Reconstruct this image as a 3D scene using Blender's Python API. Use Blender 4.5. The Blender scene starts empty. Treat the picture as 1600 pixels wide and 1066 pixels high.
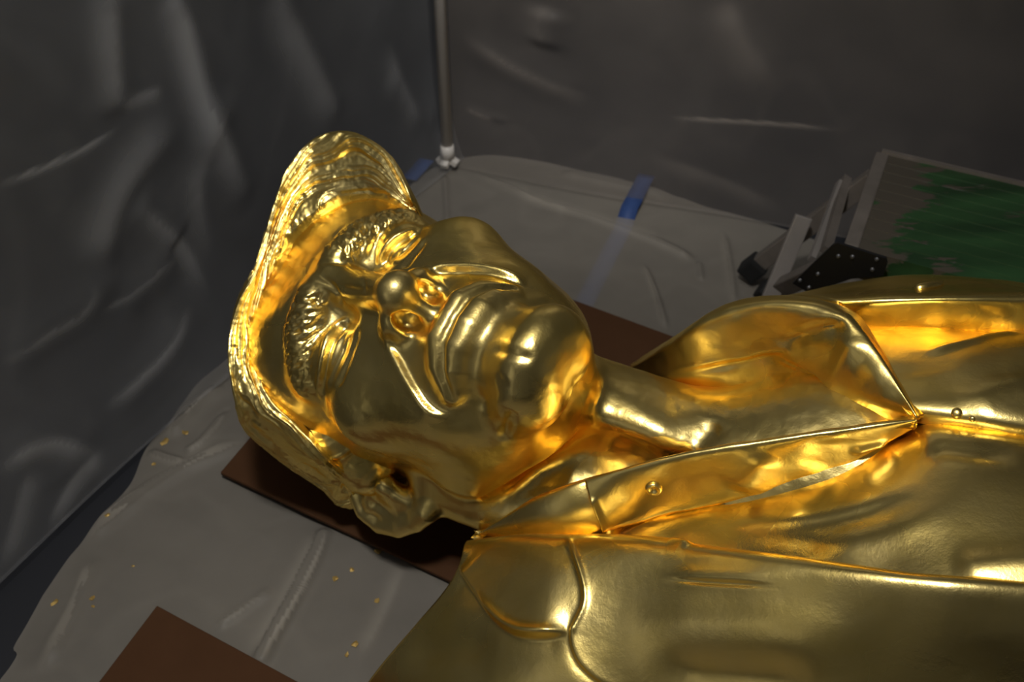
import bpy, bmesh, math, random
import numpy as np
from mathutils import Vector, Matrix
from mathutils.bvhtree import BVHTree
import openvdb

C = bpy.context.scene.collection
rng = np.random.default_rng(7)
random.seed(7)

# ------------------------------------------------------------------ camera
F, PITCH, CAMH = 1500.0, math.radians(40.5), 1.6
sp, cp = math.sin(PITCH), math.cos(PITCH)
RIGHT, UP, FWD = np.array([1., 0, 0]), np.array([0, sp, cp]), np.array([0, cp, -sp])
CAM = np.array([0, 0, CAMH])
cd = bpy.data.cameras.new('camera')
cam = bpy.data.objects.new('camera', cd)
C.objects.link(cam)
cam.location = CAM
cam.rotation_euler = (math.pi / 2 - PITCH, 0, 0)
cd.sensor_width = 36.0
cd.lens = F * 36 / 1600
cd.clip_start = 0.02
cd.dof.use_dof = True
cd.dof.focus_distance = 1.32
cd.dof.aperture_fstop = 5.0
sc = bpy.context.scene
sc.camera = cam
sc.view_settings.view_transform = 'Standard'
sc.view_settings.look = 'None'
sc.view_settings.exposure = 0.2
sc.view_settings.gamma = 1.0
sc.view_settings.use_curve_mapping = False
sc.cycles.use_denoising = True
sc.cycles.max_bounces = 10
sc.cycles.glossy_bounces = 8
sc.cycles.transparent_max_bounces = 16
sc.cycles.sample_clamp_indirect = 6.0

# ------------------------------------------------------------------ world and lamps
w = bpy.data.worlds.new('world')
sc.world = w
w.use_nodes = True
w.node_tree.nodes['Background'].inputs[0].default_value = (0.9, 0.95, 1.0, 1)
w.node_tree.nodes['Background'].inputs[1].default_value = 0.02


def area(name, loc, target, size, power, col=(1, .985, .96), sy=None):
    l = bpy.data.lights.new(name, 'AREA')
    l.energy = power
    l.color = col
    l.size = size
    if sy:
        l.shape = 'RECTANGLE'
        l.size_y = sy
    o = bpy.data.objects.new(name, l)
    o.location = loc
    d = Vector(target) - Vector(loc)
    o.rotation_euler = d.to_track_quat('-Z', 'Y').to_euler()
    C.objects.link(o)
    return o


area('work_lamp', (-0.15, 0.4, 2.55), (0.1, 1.2, 0.5), 0.2, 22)
area('wall_lamp', (0.1, 1.9, 1.9), (0.25, 2.6, 1.35), 0.35, 6).data.spread = 1.7
area('ceiling_bounce_fill', (-0.85, 0.9, 2.1), (-0.85, 0.9, 3.0), 0.5, 13)  # added up-light: brightens the ceiling so the gold reflects a broad glow
area('left_wall_fill', (-0.85, -0.2, 1.5), (-1.7, -0.3, 1.3), 0.35, 13).data.spread = 1.9  # added fill: brightens the unseen left wall that the cheek reflects


# ------------------------------------------------------------------ point helpers
def ray(px, py):
    d = RIGHT * (px - 800) / F + UP * (533 - py) / F + FWD
    return d / np.linalg.norm(d)


def P(px, py, z):
    d = ray(px, py)
    return CAM + d * ((z - CAMH) / d[2])


# ------------------------------------------------------------------ materials
def mat(name):
    m = bpy.data.materials.new(name)
    m.use_nodes = True
    nt = m.node_tree
    return m, nt, nt.nodes['Principled BSDF']


def node(nt, typ, **kw):
    n = nt.nodes.new(typ)
    for k, v in kw.items():
        if k.startswith('i_'):
            n.inputs[k[2:].replace('_', ' ')].default_value = v
        else:
            setattr(n, k, v)
    return n


def ramp(nt, fac, stops):
    r = nt.nodes.new('ShaderNodeValToRGB')
    e = r.color_ramp.elements
    while len(e) < len(stops):
        e.new(0.5)
    for i, (p, c) in enumerate(stops):
        e[i].position = p
        e[i].color = c if len(c) == 4 else (*c, 1)
    nt.links.new(fac, r.inputs[0])
    return r.outputs[0]


def gold_material():
    m, nt, b = mat('gold_leaf')
    L = nt.links.new
    tc = node(nt, 'ShaderNodeTexCoord')
    b.inputs['Metallic'].default_value = 1.0
    b.inputs['Specular Tint'].default_value = (1.0, .86, .5, 1)
    n1 = node(nt, 'ShaderNodeTexNoise', i_Scale=7.0, i_Detail=6.0, i_Roughness=.6)
    L(tc.outputs['Object'], n1.inputs['Vector'])
    L(ramp(nt, n1.outputs[0], [(.3, (1.0, .745, .22)), (.7, (1.0, .78, .31))]), b.inputs['Base Color'])
    n2 = node(nt, 'ShaderNodeTexNoise', i_Scale=6.0, i_Detail=2.0, i_Roughness=.4)
    L(tc.outputs['Object'], n2.inputs['Vector'])
    L(ramp(nt, n2.outputs[0], [(.3, (.24,) * 3), (.75, (.36,) * 3)]), b.inputs['Roughness'])
    n3 = node(nt, 'ShaderNodeTexNoise', i_Scale=38.0, i_Detail=5.0, i_Roughness=.6)
    L(tc.outputs['Object'], n3.inputs['Vector'])
    n4 = node(nt, 'ShaderNodeTexNoise', i_Scale=400.0, i_Detail=2.0)
    L(tc.outputs['Object'], n4.inputs['Vector'])
    b1 = node(nt, 'ShaderNodeBump', i_Strength=.09, i_Distance=.01)
    L(n3.outputs[0], b1.inputs['Height'])
    b2 = node(nt, 'ShaderNodeBump', i_Strength=.05, i_Distance=.002)
    L(n4.outputs[0], b2.inputs['Height'])
    L(b1.outputs[0], b2.inputs['Normal'])
    L(b2.outputs[0], b.inputs['Normal'])
    return m


GOLD = gold_material()


# ------------------------------------------------------------------ mesh helpers
def mesh_obj(name, verts, faces, m, parent=None, smooth=True):
    me = bpy.data.meshes.new(name)
    verts = np.asarray(verts, np.float32)
    if isinstance(faces, np.ndarray) and faces.ndim == 2:
        k = faces.shape[1]
        me.vertices.add(len(verts))
        me.vertices.foreach_set('co', verts.ravel())
        me.loops.add(faces.size)
        me.loops.foreach_set('vertex_index', faces.ravel().astype(np.int32))
        me.polygons.add(len(faces))
        me.polygons.foreach_set('loop_start', np.arange(0, faces.size, k, dtype=np.int32))
        me.update(calc_edges=True)
        me.validate()
    else:
        me.from_pydata(verts.tolist(), [], [list(map(int, f)) for f in faces])
    me.materials.append(m)
    if smooth:
        me.polygons.foreach_set('use_smooth', np.ones(len(me.polygons), bool))
    o = bpy.data.objects.new(name, me)
    C.objects.link(o)
    if parent is not None:
        o.parent = parent
        o.matrix_parent_inverse = parent.matrix_world.inverted()
    return o


def normals_of(V, Q):
    a, b, c, d = (V[Q[:, i]] for i in range(4))
    n = np.cross(c - a, d - b)
    N = np.zeros_like(V)
    for i in range(4):
        for k in range(3):
            N[:, k] += np.bincount(Q[:, i], n[:, k], len(V))
    return N / (np.linalg.norm(N, axis=1, keepdims=True) + 1e-12)


# ---- signed distance pieces (p: (n,3) arrays, millimetres in the head's own frame)
def smin(a, b, k):
    h = np.clip(.5 + .5 * (b - a) / k, 0, 1)
    return b + (a - b) * h - k * h * (1 - h)


def smax(a, b, k):
    return -smin(-a, -b, k)


def ell(p, c, r):
    q = (p - np.array(c, np.float32))
    r = np.array(r, np.float32)
    k0 = np.sqrt(((q / r) ** 2).sum(1))
    k1 = np.sqrt(((q / (r * r)) ** 2).sum(1)) + 1e-9
    return k0 * (k0 - 1) / k1


def cone(p, a, b, ra, rb):
    a = np.array(a, np.float32)
    b = np.array(b, np.float32)
    ab = b - a
    t = np.clip(((p - a) @ ab) / (ab @ ab), 0, 1)
    d = np.sqrt(((p - a - t[:, None] * ab) ** 2).sum(1))
    return d - (ra + (rb - ra) * t)


def chain(p, pts, rad, k=0.0):
    d = None
    for i in range(len(pts) - 1):
        e = cone(p, pts[i], pts[i + 1], rad[i], rad[i + 1])
        d = e if d is None else (np.minimum(d, e) if k == 0 else smin(d, e, k))
    return d


def sdf_mesh(fn, lo, hi, h, cb=4):
    """narrow band evaluation on a grid, then quads at the zero level"""
    lo = np.array(lo, np.float32)
    n = np.ceil((np.array(hi) - lo) / (h * cb)).astype(int)
    cg = [lo[i] + h * cb * (np.arange(n[i]) + .5) - h * .5 for i in range(3)]
    cx = np.stack(np.meshgrid(*cg, indexing='ij'), -1).reshape(-1, 3).astype(np.float32)
    cv = fn(cx).reshape(n)
    act = np.abs(cv) < h * cb * 1.6
    full = cv.astype(np.float32)
    for ax in range(3):
        full = np.repeat(full, cb, axis=ax)
    idx = np.argwhere(act)
    off = np.stack(np.meshgrid(*[np.arange(cb)] * 3, indexing='ij'), -1).reshape(-1, 3)
    for s in range(0, len(idx), 6000):
        ii = (idx[s:s + 6000, None, :] * cb + off[None]).reshape(-1, 3)
        pp = (lo + ii * h).astype(np.float32)
        full[ii[:, 0], ii[:, 1], ii[:, 2]] = fn(pp)
    g = openvdb.FloatGrid(background=1000.0)
    g.copyFromArray(full, tolerance=0)
    v, q = g.convertToQuads(0.0)
    v = lo + np.asarray(v, np.float64) * h
    q = np.asarray(q, np.int64)
    return v, q


# ------------------------------------------------------------------ statue frame
HR = np.array([[-.47896, -.78812, -.38661], [-.72686, .603, -.32874], [-.49221, -.12356, .86166]])
HT = np.array([-.2827, 1.2692, .6505])
HS = 3.5e-3


def l2w(l):
    return np.atleast_2d(l) @ HR.T * HS + HT


def w2l(p):
    return (np.atleast_2d(p) - HT) @ HR / HS


statue = bpy.data.objects.new('statue', None)
C.objects.link(statue)
statue.location = (0.25, 1.2, 0)
bpy.context.view_layer.update()
statue['label'] = 'huge gilded statue of a man lying on its back'
statue['category'] = 'statue'


def sx(p):
    q = p.copy()
    f = 1 + .12 * np.clip((-q[:, 1] - 40) / 40, 0, 1) * (q[:, 0] < 0)
    q[:, 0] = np.abs(q[:, 0]) * f
    return q


def head_sdf(p):
    q = sx(p)
    d = ell(p, (0, 31, -95), (72, 84, 92))
    d = smin(d, ell(p, (-2, 36, -58), (62, 47, 52)), 14)
    d = smin(d, ell(p, (0, -36, -58), (58, 76, 58)), 22)
    d = smin(d, cone(q, (40, -64, -76), (13, -107, -22), 19, 14), 12)      # jaw line
    d = smin(d, ell(p, (0, -112, -9), (24, 14, 20)), 18)                    # chin
    d = smin(d, ell(p, (0, -95, -8), (17, 11, 11)), 10)
    d = smin(d, ell(q, (40, -30, -33), (22, 20, 20)), 14)                   # cheek bone
    d = smin(d, ell(q, (31, -61, -33), (19, 26, 22)), 14)                   # jowl
    d = smax(d, (p - np.array((0, 12, 0), np.float32)) @ np.array((0, .41, .912), np.float32) + np.maximum(0, q[:, 0] - 30) * .25, 10)   # receding forehead
    d = smin(d, cone(q, (6, 11, -9), (44, 8, -27), 11, 9), 10)             # brow
    d = smax(d, -ell(q, (29, -6, 0), (19, 12, 16)), 9)                      # socket
    d = smax(d, -ell(q, (13, -5, 3), (7, 13, 13)), 7)
    d = smin(d, ell(q, (30, -5, -20), (15, 10.5, 11.5)), 3)                 # eyeball and lids
    d = smin(d, cone(p, (0, 6, -9), (0, -40, 9), 7.5, 7.5), 8)               # nose
    d = smin(d, ell(p, (0, -45, 12), (10, 9, 10)), 4)
    d = smin(d, ell(q, (11, -44, 0), (6.5, 7.5, 9)), 6)
    d = smin(d, ell(p, (0, -75, -20), (31, 20, 26)), 10)                    # mouth mound
    d = smax(d, -ell(p, (8, -49.5, 3), (4.2, 6.0, 6.0)), 4)
    d = smax(d, -ell(p, (-8, -50, 1.5), (3.6, 5.2, 5.5)), 4)                 # nostril
    d = smin(d, cone(p, (0, -46, 11), (0, -57, 0), 4, 3.4), 4)
    d = smin(d, chain(q, [(0, -71, 5.5), (10, -70.5, 4), (20, -74, -1.5), (28, -81, -10)], [4.0, 4.6, 3.8, 2.2]), 6)
    d = smin(d, chain(q, [(0, -82, 4), (10, -82, 2.5), (18, -82.5, -1.5), (25, -83, -9)], [6.4, 6.0, 4.6, 2.2]), 6)
    d = smax(d, -chain(q, [(0, -76.3, 9), (12, -76.3, 7.5), (22, -79, 1), (30, -84, -8)], [1.4, 1.4, 1.4, 1.2]), 2.5)
    # neck and upper chest
    n = cone(p, (5, -40, -100), (-8, -175, -138), 40, 44)
    n = smin(n, cone(p, (54, -40, -102), (44, -92, -118), 17, 19), 14)
    n = smin(n, ell(p, (-38, -215, -150), (62, 62, 66)), 36)
    n = smax(n, -(p[:, 1] + 262), 8)
    n = smax(n, -cone(p, (28, -84, -68), (18, -155, -92), 26, 22), 10)     # hollow beside the throat
    d = smin(d, n, 12)
    # ear
    e = chain(p, [(70, 10, -98), (80, 10, -105), (87, 2, -111), (89, -11, -113), (86, -25, -110), (79, -36, -104), (72, -42, -99)],
              [4.5, 4.2, 4.2, 4.3, 4.5, 5.2, 6.0])
    e = smin(e, ell(p, (76, -13, -107), (9, 23, 7)), 5)
    e = smax(e, -ell(p, (82, -14, -99), (5.5, 10, 5)), 4)
    e = smin(e, cone(p, (73, -2, -98), (83, -4, -107), 3.2, 2.2), 3)
    e = smin(e, ell(p, (70, -14, -93), (4.5, 6, 4)), 4)
    d = smin(d, ell(p, (71, -18, -102), (6, 20, 9)), 5)
    d = smin(d, e, 6)
    return d


SIDE = [(52, 30, -66, 15), (62, 12, -76, 14), (67, 0, -92, 12), (70, -4, -112, 8)]


def hair_sdf(p):
    d = ell(p, (4, 44, -104), (73, 86, 84))
    return smin(d, chain(p, [c[:3] for c in SIDE], [c[3] for c in SIDE], 4), 14)


LAT = rng.random((32, 32, 32)).astype(np.float32)


def vnoise(p):
    """smooth value noise in [-1, 1] at points (n,3)"""
    i = np.floor(p).astype(int)
    f = p - i
    f = f * f * f * (f * (f * 6 - 15) + 10)
    r = 0
    for dx in (0, 1):
        for dy in (0, 1):
            for dz in (0, 1):
                wgt = (f[:, 0] if dx else 1 - f[:, 0]) * (f[:, 1] if dy else 1 - f[:, 1]) * (f[:, 2] if dz else 1 - f[:, 2])
                r = r + wgt * LAT[(i[:, 0] + dx) % 32, (i[:, 1] + dy) % 32, (i[:, 2] + dz) % 32]
    return r * 2 - 1


TURN = np.array([[.36, .48, -.8], [-.8, .6, 0], [.48, .64, .6]])


def fbm(p, o=3):
    r = 0
    for k in range(o):
        p = p @ TURN.T
        r = r + .6 * (vnoise(p * 2 ** k + 7.3 * k) + vnoise((p @ TURN.T) * 2 ** k * 1.13 + 3.1 + k)) / 2 ** k
    return r


def spline(pts, n=10):
    """Catmull-Rom through the points"""
    pts = np.asarray(pts, float)
    e = np.vstack([2 * pts[0] - pts[1], pts, 2 * pts[-1] - pts[-2]])
    out = []
    for k in range(1, len(e) - 2):
        t = np.linspace(0, 1, n, endpoint=False)[:, None]
        a, b, c, d = e[k - 1], e[k], e[k + 1], e[k + 2]
        out.append(.5 * (2 * b + (c - a) * t + (2 * a - 5 * b + 4 * c - d) * t ** 2 + (3 * b - a - 3 * c + d) * t ** 3))
    out.append(pts[-1:])
    return np.vstack(out)


def on_surface(bvh, pix):
    """where the camera's rays through these points meet a surface"""
    out = []
    for px, py in pix:
        h = bvh.ray_cast(Vector(CAM), Vector(ray(px, py)))
        if h[0] is not None:
            out.append(np.array(h[0]))
    return np.array(out)


def curve_field(V, Nn, line, reach):
    """for points within reach of a polyline: indices, distance, signed side, parameter"""
    lo, hi = line.min(0) - reach, line.max(0) + reach
    idx = np.where(((V > lo) & (V < hi)).all(1))[0]
    if not len(idx):
        return idx, None, None, None
    p = V[idx]
    best = np.full(len(idx), 1e9)
    side = np.zeros(len(idx))
    par = np.zeros(len(idx))
    m = len(line) - 1
    for k in range(m):
        a, b = line[k], line[k + 1]
        ab = b - a
        t = np.clip(((p - a) @ ab) / (ab @ ab + 1e-12), 0, 1)
        dv = p - a - t[:, None] * ab
        d = np.sqrt((dv ** 2).sum(1))
        u = d < best
        best[u] = d[u]
        sd = (np.cross(ab / np.linalg.norm(ab), dv) * Nn[idx]).sum(1)
        side[u] = sd[u]
        par[u] = ((k + t) / m)[u]
    keep = best < reach
    return idx[keep], best[keep], side[keep], par[keep]


class Sculpt:
    """adds creases, ridges and folds to a dense mesh (world metres) along curves laid on it"""

    def __init__(self, V, Q):
        self.V, self.Q = V, Q
        self.N = normals_of(V, Q)
        self.bvh = BVHTree.FromPolygons(V.tolist(), Q.tolist())
        self.D = np.zeros(len(V))

    def line(self, pix):
        return on_surface(self.bvh, spline(pix, 6))

    def env(self, t, e):
        if e <= 0:
            return 1.0
        k = np.clip(np.minimum(t, 1 - t) / e, 0, 1)
        return k * k * (3 - 2 * k)

    def ridge(self, pix, amp, wid, e=.25, ln=None):
        ln = self.line(pix) if ln is None else ln
        i, d, s, t = curve_field(self.V, self.N, ln, wid * 3)
        if len(i):
            self.D[i] += amp * np.exp(-(d / wid) ** 2) * self.env(t, e)

    def fold(self, pix, up, w_up, dn, w_dn, soft=.003, e=.25, flip=1):
        """raised on the left of the curve's direction of travel (seen from outside), sunk on the right"""
        i, d, s, t = curve_field(self.V, self.N, self.line(pix), max(w_up, w_dn) * 4)
        if len(i):
            s = s * flip
            sd = np.sign(s) * d
            h = .5 + .5 * np.tanh(sd / soft)
            self.D[i] += (h * up * np.exp(-np.abs(sd) / w_up) - (1 - h) * dn * np.exp(-np.abs(sd) / w_dn)) * self.env(t, e)

    def blob(self, px, py, amp, rx, ry=None, ang=0):
        """a soft swelling or hollow"""
        c = on_surface(self.bvh, [(px, py)])
        if not len(c):
            return
        d = np.sqrt(((self.V - c[0]) ** 2).sum(1))
        m = d < 3 * rx
        self.D[m] += amp * np.exp(-(d[m] / rx) ** 2)

    def apply(self):
        self.V = self.V + self.N * self.D[:, None]
        self.N = normals_of(self.V, self.Q)
        self.D[:] = 0
        return self


def to_world(v, q):
    """local frame is left handed, so swap the winding"""
    return l2w(v), q[:, ::-1].copy()


hv, hq = sdf_mesh(head_sdf, (-160, -270, -215), (125, 130, 45), 0.9)
W, Q = to_world(hv, hq)
S = Sculpt(W, Q)
mm = HS
# folds from the nose past the mouth
S.fold([(598, 498), (606, 530), (625, 566), (650, 610), (670, 637), (690, 646), (712, 646)], 2.8 * mm, 4.5 * mm, 1.3 * mm, 10 * mm, 1.2 * mm, .35, -1)
S.fold([(655, 428), (690, 421), (730, 420), (770, 424), (800, 434), (824, 450)], 2.6 * mm, 5 * mm, 2.4 * mm, 6 * mm, 1.1 * mm, .2)
# mouth
S.blob(752, 590, -1.2 * mm, 8 * mm)
S.blob(740, 560, -1.0 * mm, 6 * mm)
S.ridge([(765, 545), (800, 553), (838, 562)], -.9 * mm, 2.2 * mm)
S.ridge([(745, 640), (775, 610), (790, 585)], -.9 * mm, 4 * mm)
S.ridge([(792, 480), (830, 470), (862, 466)], .7 * mm, 3 * mm)
# eyes
S.ridge([(549, 500), (532, 505), (516, 520), (507, 545), (502, 575), (500, 600), (504, 628)], 1.8 * mm, 1.5 * mm, .15)
S.ridge([(550, 506), (534, 515), (522, 532), (514, 552), (507, 582), (504, 605)], -2.0 * mm, 1.6 * mm, .15)
S.ridge([(550, 520), (541, 540), (531, 562), (520, 586), (509, 612)], 1.2 * mm, 2.0 * mm, .15)
S.ridge([(563, 508), (550, 545), (537, 580), (525, 610)], -1.4 * mm, 2.0 * mm, .2)
S.ridge([(592, 417), (598, 395), (612, 376), (630, 365), (654, 358)], 1.8 * mm, 1.5 * mm, .15)
S.ridge([(598, 418), (606, 399), (617, 385), (634, 372), (650, 364)], -2.0 * mm, 1.6 * mm, .15)
S.ridge([(612, 418), (624, 402), (640, 383), (656, 367)], 1.2 * mm, 2.0 * mm, .15)
S.ridge([(628, 422), (645, 400), (668, 371)], -1.4 * mm, 2.0 * mm, .2)
# frown and bridge
S.ridge([(488, 424), (513, 441), (529, 462), (534, 480)], -1.5 * mm, 1.6 * mm)
S.ridge([(497, 408), (520, 409), (545, 412)], -1.2 * mm, 1.5 * mm)
S.ridge([(527, 449), (555, 453), (588, 456)], -.8 * mm, 1.8 * mm)
S.ridge([(566, 430), (569, 444), (567, 460)], -.6 * mm, 1.3 * mm)
# throat
S.ridge([(785, 692), (790, 668), (803, 640)], -1.5 * mm, 2.5 * mm)
S.ridge([(900, 572), (960, 615), (1020, 660), (1060, 690)], 2.0 * mm, 11 * mm, .3)
S.blob(985, 715, -4 * mm, 10 * mm)
S.ridge([(1060, 740), (1090, 690), (1130, 655)], -2.5 * mm, 6 * mm, .3)
S.apply()
# bushy brows: tufts of short strands
LV = w2l(S.V)
for sgn in (1, -1):
    c0, c1, c2 = np.array([8 * sgn, 12, 2]), np.array([30 * sgn, 13, -10]), np.array([53 * sgn, 0, -30])
    ln = spline([c0, c1, c2], 8)
    i, d, s_, t = curve_field(LV, S.N, ln, 13)
    q = LV[i]
    ang = np.stack([(q[:, 0] * sgn * .55 - q[:, 1] * .8) * .55, (q[:, 0] * sgn * .8 + q[:, 1] * .55) * .16, q[:, 2] * .1], 1)
    tuft = 1 - np.abs(fbm(ang + 3 * sgn, 3)) * 1.6
    S.D[i] += (1.4 + 1.7 * tuft) * mm * np.exp(-(d / 9.5) ** 4) * np.clip(np.minimum(t / .12, (1 - t) / .25), 0, 1)
S.D += (fbm(LV / 13.0, 2) * .2 + fbm(LV / 5.5 + 9, 2) * .12) * mm
S.apply()
head = mesh_obj('head', S.V, Q, GOLD, statue)
SK_BVH = S.bvh

hv, hq = sdf_mesh(hair_sdf, (-140, -80, -215), (125, 150, 45), 0.9)
W, Q = to_world(hv, hq)
S = Sculpt(W, Q)
x = hv[:, 0]
ph = np.arctan2(hv[:, 0], hv[:, 1]) * 1.3
rho = hv[:, 2] * .8
S.D += ((1 - np.abs(vnoise(np.stack([rho / 7 + vnoise(np.stack([ph, rho / 20, 0 * x], 1)), ph, 0 * x + 2], 1))) * 2) * 1.6 + fbm(hv / 5, 2) * .35) * mm
S.apply()
hair = mesh_obj('hair', S.V, Q, GOLD, statue)
HAIR_BVH = BVHTree.FromPolygons(S.V.tolist(), Q.tolist())

def bicubic(rows, nu, nv):
    """rows of world points -> dense (nu, nv) grid"""
    R = np.array(rows, float)

    def resample(A, n):
        e = np.concatenate([2 * A[:1] - A[1:2], A, 2 * A[-1:] - A[-2:-1]])
        t = np.linspace(0, len(A) - 1, n)
        k = np.minimum(t.astype(int), len(A) - 2)
        f = (t - k)[:, None, None]
        a, b, c, d = e[k], e[k + 1], e[k + 2], e[k + 3]
        return .5 * (2 * b + (c - a) * f + (2 * a - 5 * b + 4 * c - d) * f ** 2 + (3 * b - a - 3 * c + d) * f ** 3)
    G = resample(R, nu)
    G = resample(G.transpose(1, 0, 2), nv).transpose(1, 0, 2)
    return G


# the swept-up front of the hair: a wall of long strands between the hairline and its rim
def HP(px, py, z):
    o = w2l(CAM)[0]
    d = w2l(CAM + ray(px, py))[0] - o
    return o + d * ((z - o[2]) / d[2])


LOCKS = [((650, 330), -32, (648, 330), -34), ((612, 310), -27, (637, 300), -24), ((574, 299), -24, (605, 240), -15), ((532, 305), -22, (552, 206), -10),
         ((496, 330), -21, (499, 208), -8), ((470, 352), -21, (455, 249), -7), ((446, 378), -22, (430, 314), -9), ((426, 411), -23, (409, 384), -11),
         ((412, 460), -25, (387, 442), -14), ((404, 520), -28, (365, 505), -19), ((406, 580), -32, (358, 565), -25), ((422, 625), -37, (364, 622), -34),
         ((457, 664), -46, (379, 668), -50), ((509, 718), -62, (432, 716), -76), ((538, 742), -80, (500, 762), -102), ((546, 756), -92, (524, 786), -110), ((552, 772), -100, (548, 782), -112)]
A = np.array([HP(*h, z) for h, z, r, zr in LOCKS])
B = np.array([HP(*r, zr) for h, z, r, zr in LOCKS])
cen = np.array([0, 20, 0.])
out = B - cen
out[:, 2] = 0
out /= np.linalg.norm(out, axis=1, keepdims=True)
zz = np.array([0, 0, 1.])
inn = cen - A
inn[:, 2] = 0
inn /= np.linalg.norm(inn, axis=1, keepdims=True)
rows = [A + inn * 3 - zz * 7, A, A * .72 + B * .28 - out * .5 + zz * .5, A * .38 + B * .62 + zz * 1.2, A * .1 + B * .9 + zz * .8, B - zz * 3 + out * .3, B - zz * 12 - out * 1,
        B - zz * 30 - out * 5, B - zz * 60 - out * 14]
G = bicubic(rows, 230, 620)
hv = G.reshape(-1, 3)
i = np.arange(230 * 620).reshape(230, 620)
Q = np.stack([i[:-1, :-1], i[1:, :-1], i[1:, 1:], i[:-1, 1:]], -1).reshape(-1, 4)
W = l2w(hv)
if ((CAM - W) * normals_of(W, Q)).sum(1).mean() < 0:
    Q = Q[:, ::-1].copy()
S = Sculpt(W, Q)
uu = np.repeat(np.linspace(0, 8, 230), 620)
vv = np.tile(np.linspace(0, 16, 620), 230)
o1 = 0 * uu
warp = vnoise(np.stack([vv * .45, uu * .5, o1], 1)) * .8 + vnoise(np.stack([vv * 1.4, uu * .9, o1 + 5], 1)) * .25 + (vv - 5) * .10
lock = 1 - np.abs(vnoise(np.stack([(uu + warp) * 2.0, vv * .22, o1 + 2], 1))) * 2
fine = 1 - np.abs(vnoise(np.stack([(uu + warp) * 6.0, vv * .45, o1 + 9], 1))) * 2
rough = fbm(hv / 3.5, 2)
keep = np.clip((uu - .6) / .5, 0, 1) * np.clip((8 - uu) / 2, 0, 1)
rim = np.clip(1.2 - np.abs(uu - 5) / 1.2, .35, 1)
S.D += ((lock - .3) * 1.9 + fine * .6 + rough * .28) * mm * keep * np.where((uu > 4.2), .45, 1)
S.apply()
mesh_obj('hair_front', S.V, Q, GOLD, statue)

# ------------------------------------------------------------------ clothes: cast sheets with folds
def relax(G, n):
    """soften the kinks a few times along both directions, borders kept"""
    for _ in range(n):
        G[1:-1] = .25 * G[:-2] + .5 * G[1:-1] + .25 * G[2:]
        G[:, 1:-1] = .25 * G[:, :-2] + .5 * G[:, 1:-1] + .25 * G[:, 2:]
    return G


def sheet(rows, nu, nv, extend=0.0, smooth=8):
    pts = [[P(*c) for c in r] for r in rows]
    if extend:
        pts = [r + [r[-1] + (r[-1] - r[-2]) / np.linalg.norm(r[-1] - r[-2]) * extend * k for k in (.2, .5, 1)] for r in pts]
    G = bicubic(relax(bicubic(pts, nu // 4, nv // 4), smooth), nu, nv)
    V = G.reshape(-1, 3)
    i = np.arange(nu * nv).reshape(nu, nv)
    Q = np.stack([i[:-1, :-1], i[1:, :-1], i[1:, 1:], i[:-1, 1:]], -1).reshape(-1, 4)
    n = normals_of(V, Q)
    if ((CAM - V) * n).sum(1).mean() < 0:
        Q = Q[:, ::-1].copy()
    return Sculpt(V, Q)


def sheet_obj(name, S, thick, parent=None):
    o = mesh_obj(name, S.V, S.Q, GOLD, parent)
    if thick:
        md = o.modifiers.new('thickness', 'SOLIDIFY')
        md.thickness = thick
        md.offset = -1
    return o


def stud(S, px, py, prof, parent, stretch=1.0, along=(1, 0, 0)):
    """turned boss standing on a sheet: prof is [(radius, height), ...]"""
    h = BVHTree.FromPolygons(S.V.tolist(), S.Q.tolist()).ray_cast(Vector(CAM), Vector(ray(px, py)))
    if h[0] is None:
        return
    c, n = np.array(h[0]), np.array(h[1])
    if n @ (CAM - c) < 0:
        n = -n
    x = np.array(along, float) - n * (np.array(along) @ n)
    x /= np.linalg.norm(x)
    y = np.cross(n, x)
    k = 24
    V, Fc = [], []
    for r, z in prof:
        for t in np.linspace(0, 2 * math.pi, k, endpoint=False):
            V.append(c + x * r * stretch * math.cos(t) + y * r * math.sin(t) + n * z)
    for a_ in range(len(prof) - 1):
        for j in range(k):
            Fc.append((a_ * k + j, a_ * k + (j + 1) % k, (a_ + 1) * k + (j + 1) % k, (a_ + 1) * k + j))
    Fc.append(tuple(range((len(prof) - 1) * k, len(prof) * k)))
    return mesh_obj('stud', V, Fc, GOLD, parent)


# far side of the open shirt collar
S = sheet([
    [(985, 590, .30), (1050, 600, .41), (1130, 612, .455), (1210, 612, .485), (1290, 632, .52), (1360, 652, .56), (1428, 657, .60)],
    [(985, 584, .31), (1060, 590, .45), (1130, 590, .49), (1210, 580, .52), (1290, 605, .55), (1355, 638, .58), (1430, 656, .61)],
    [(985, 580, .315), (1060, 576, .46), (1130, 560, .52), (1200, 548, .555), (1275, 575, .575), (1345, 625, .60), (1431, 655, .618)],
    [(985, 577, .32), (1065, 545, .50), (1125, 520, .57), (1205, 508, .61), (1285, 530, .635), (1360, 590, .64), (1432, 654, .625)],
    [(985, 574, .322), (1070, 519, .54), (1120, 487, .60), (1195, 468, .655), (1300, 479, .685), (1361, 528, .675), (1433, 653, .632)],
    [(985, 572, .31), (1082, 505, .50), (1135, 476, .56), (1215, 462, .61), (1315, 478, .65), (1370, 535, .655), (1436, 652, .62)],
    [(985, 570, .28), (1095, 500, .40), (1150, 474, .45), (1230, 466, .50), (1330, 482, .57), (1376, 540, .61), (1438, 653, .60)],
], 140, 220)
S.fold([(1040, 582), (1120, 566), (1200, 552), (1240, 548)], .009, .03, .009, .02, .006, .4)
S.fold([(1190, 545), (1270, 582), (1330, 628), (1362, 655)], .010, .03, .010, .02, .006, .4)
S.ridge([(1215, 540), (1270, 512), (1330, 505)], -.012, .02, .3)
S.ridge([(1215, 530), (1275, 500), (1335, 492)], .006, .012, .3)
S.ridge([(1045, 581), (1120, 567), (1195, 553)], .004, .006, .2)
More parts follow.
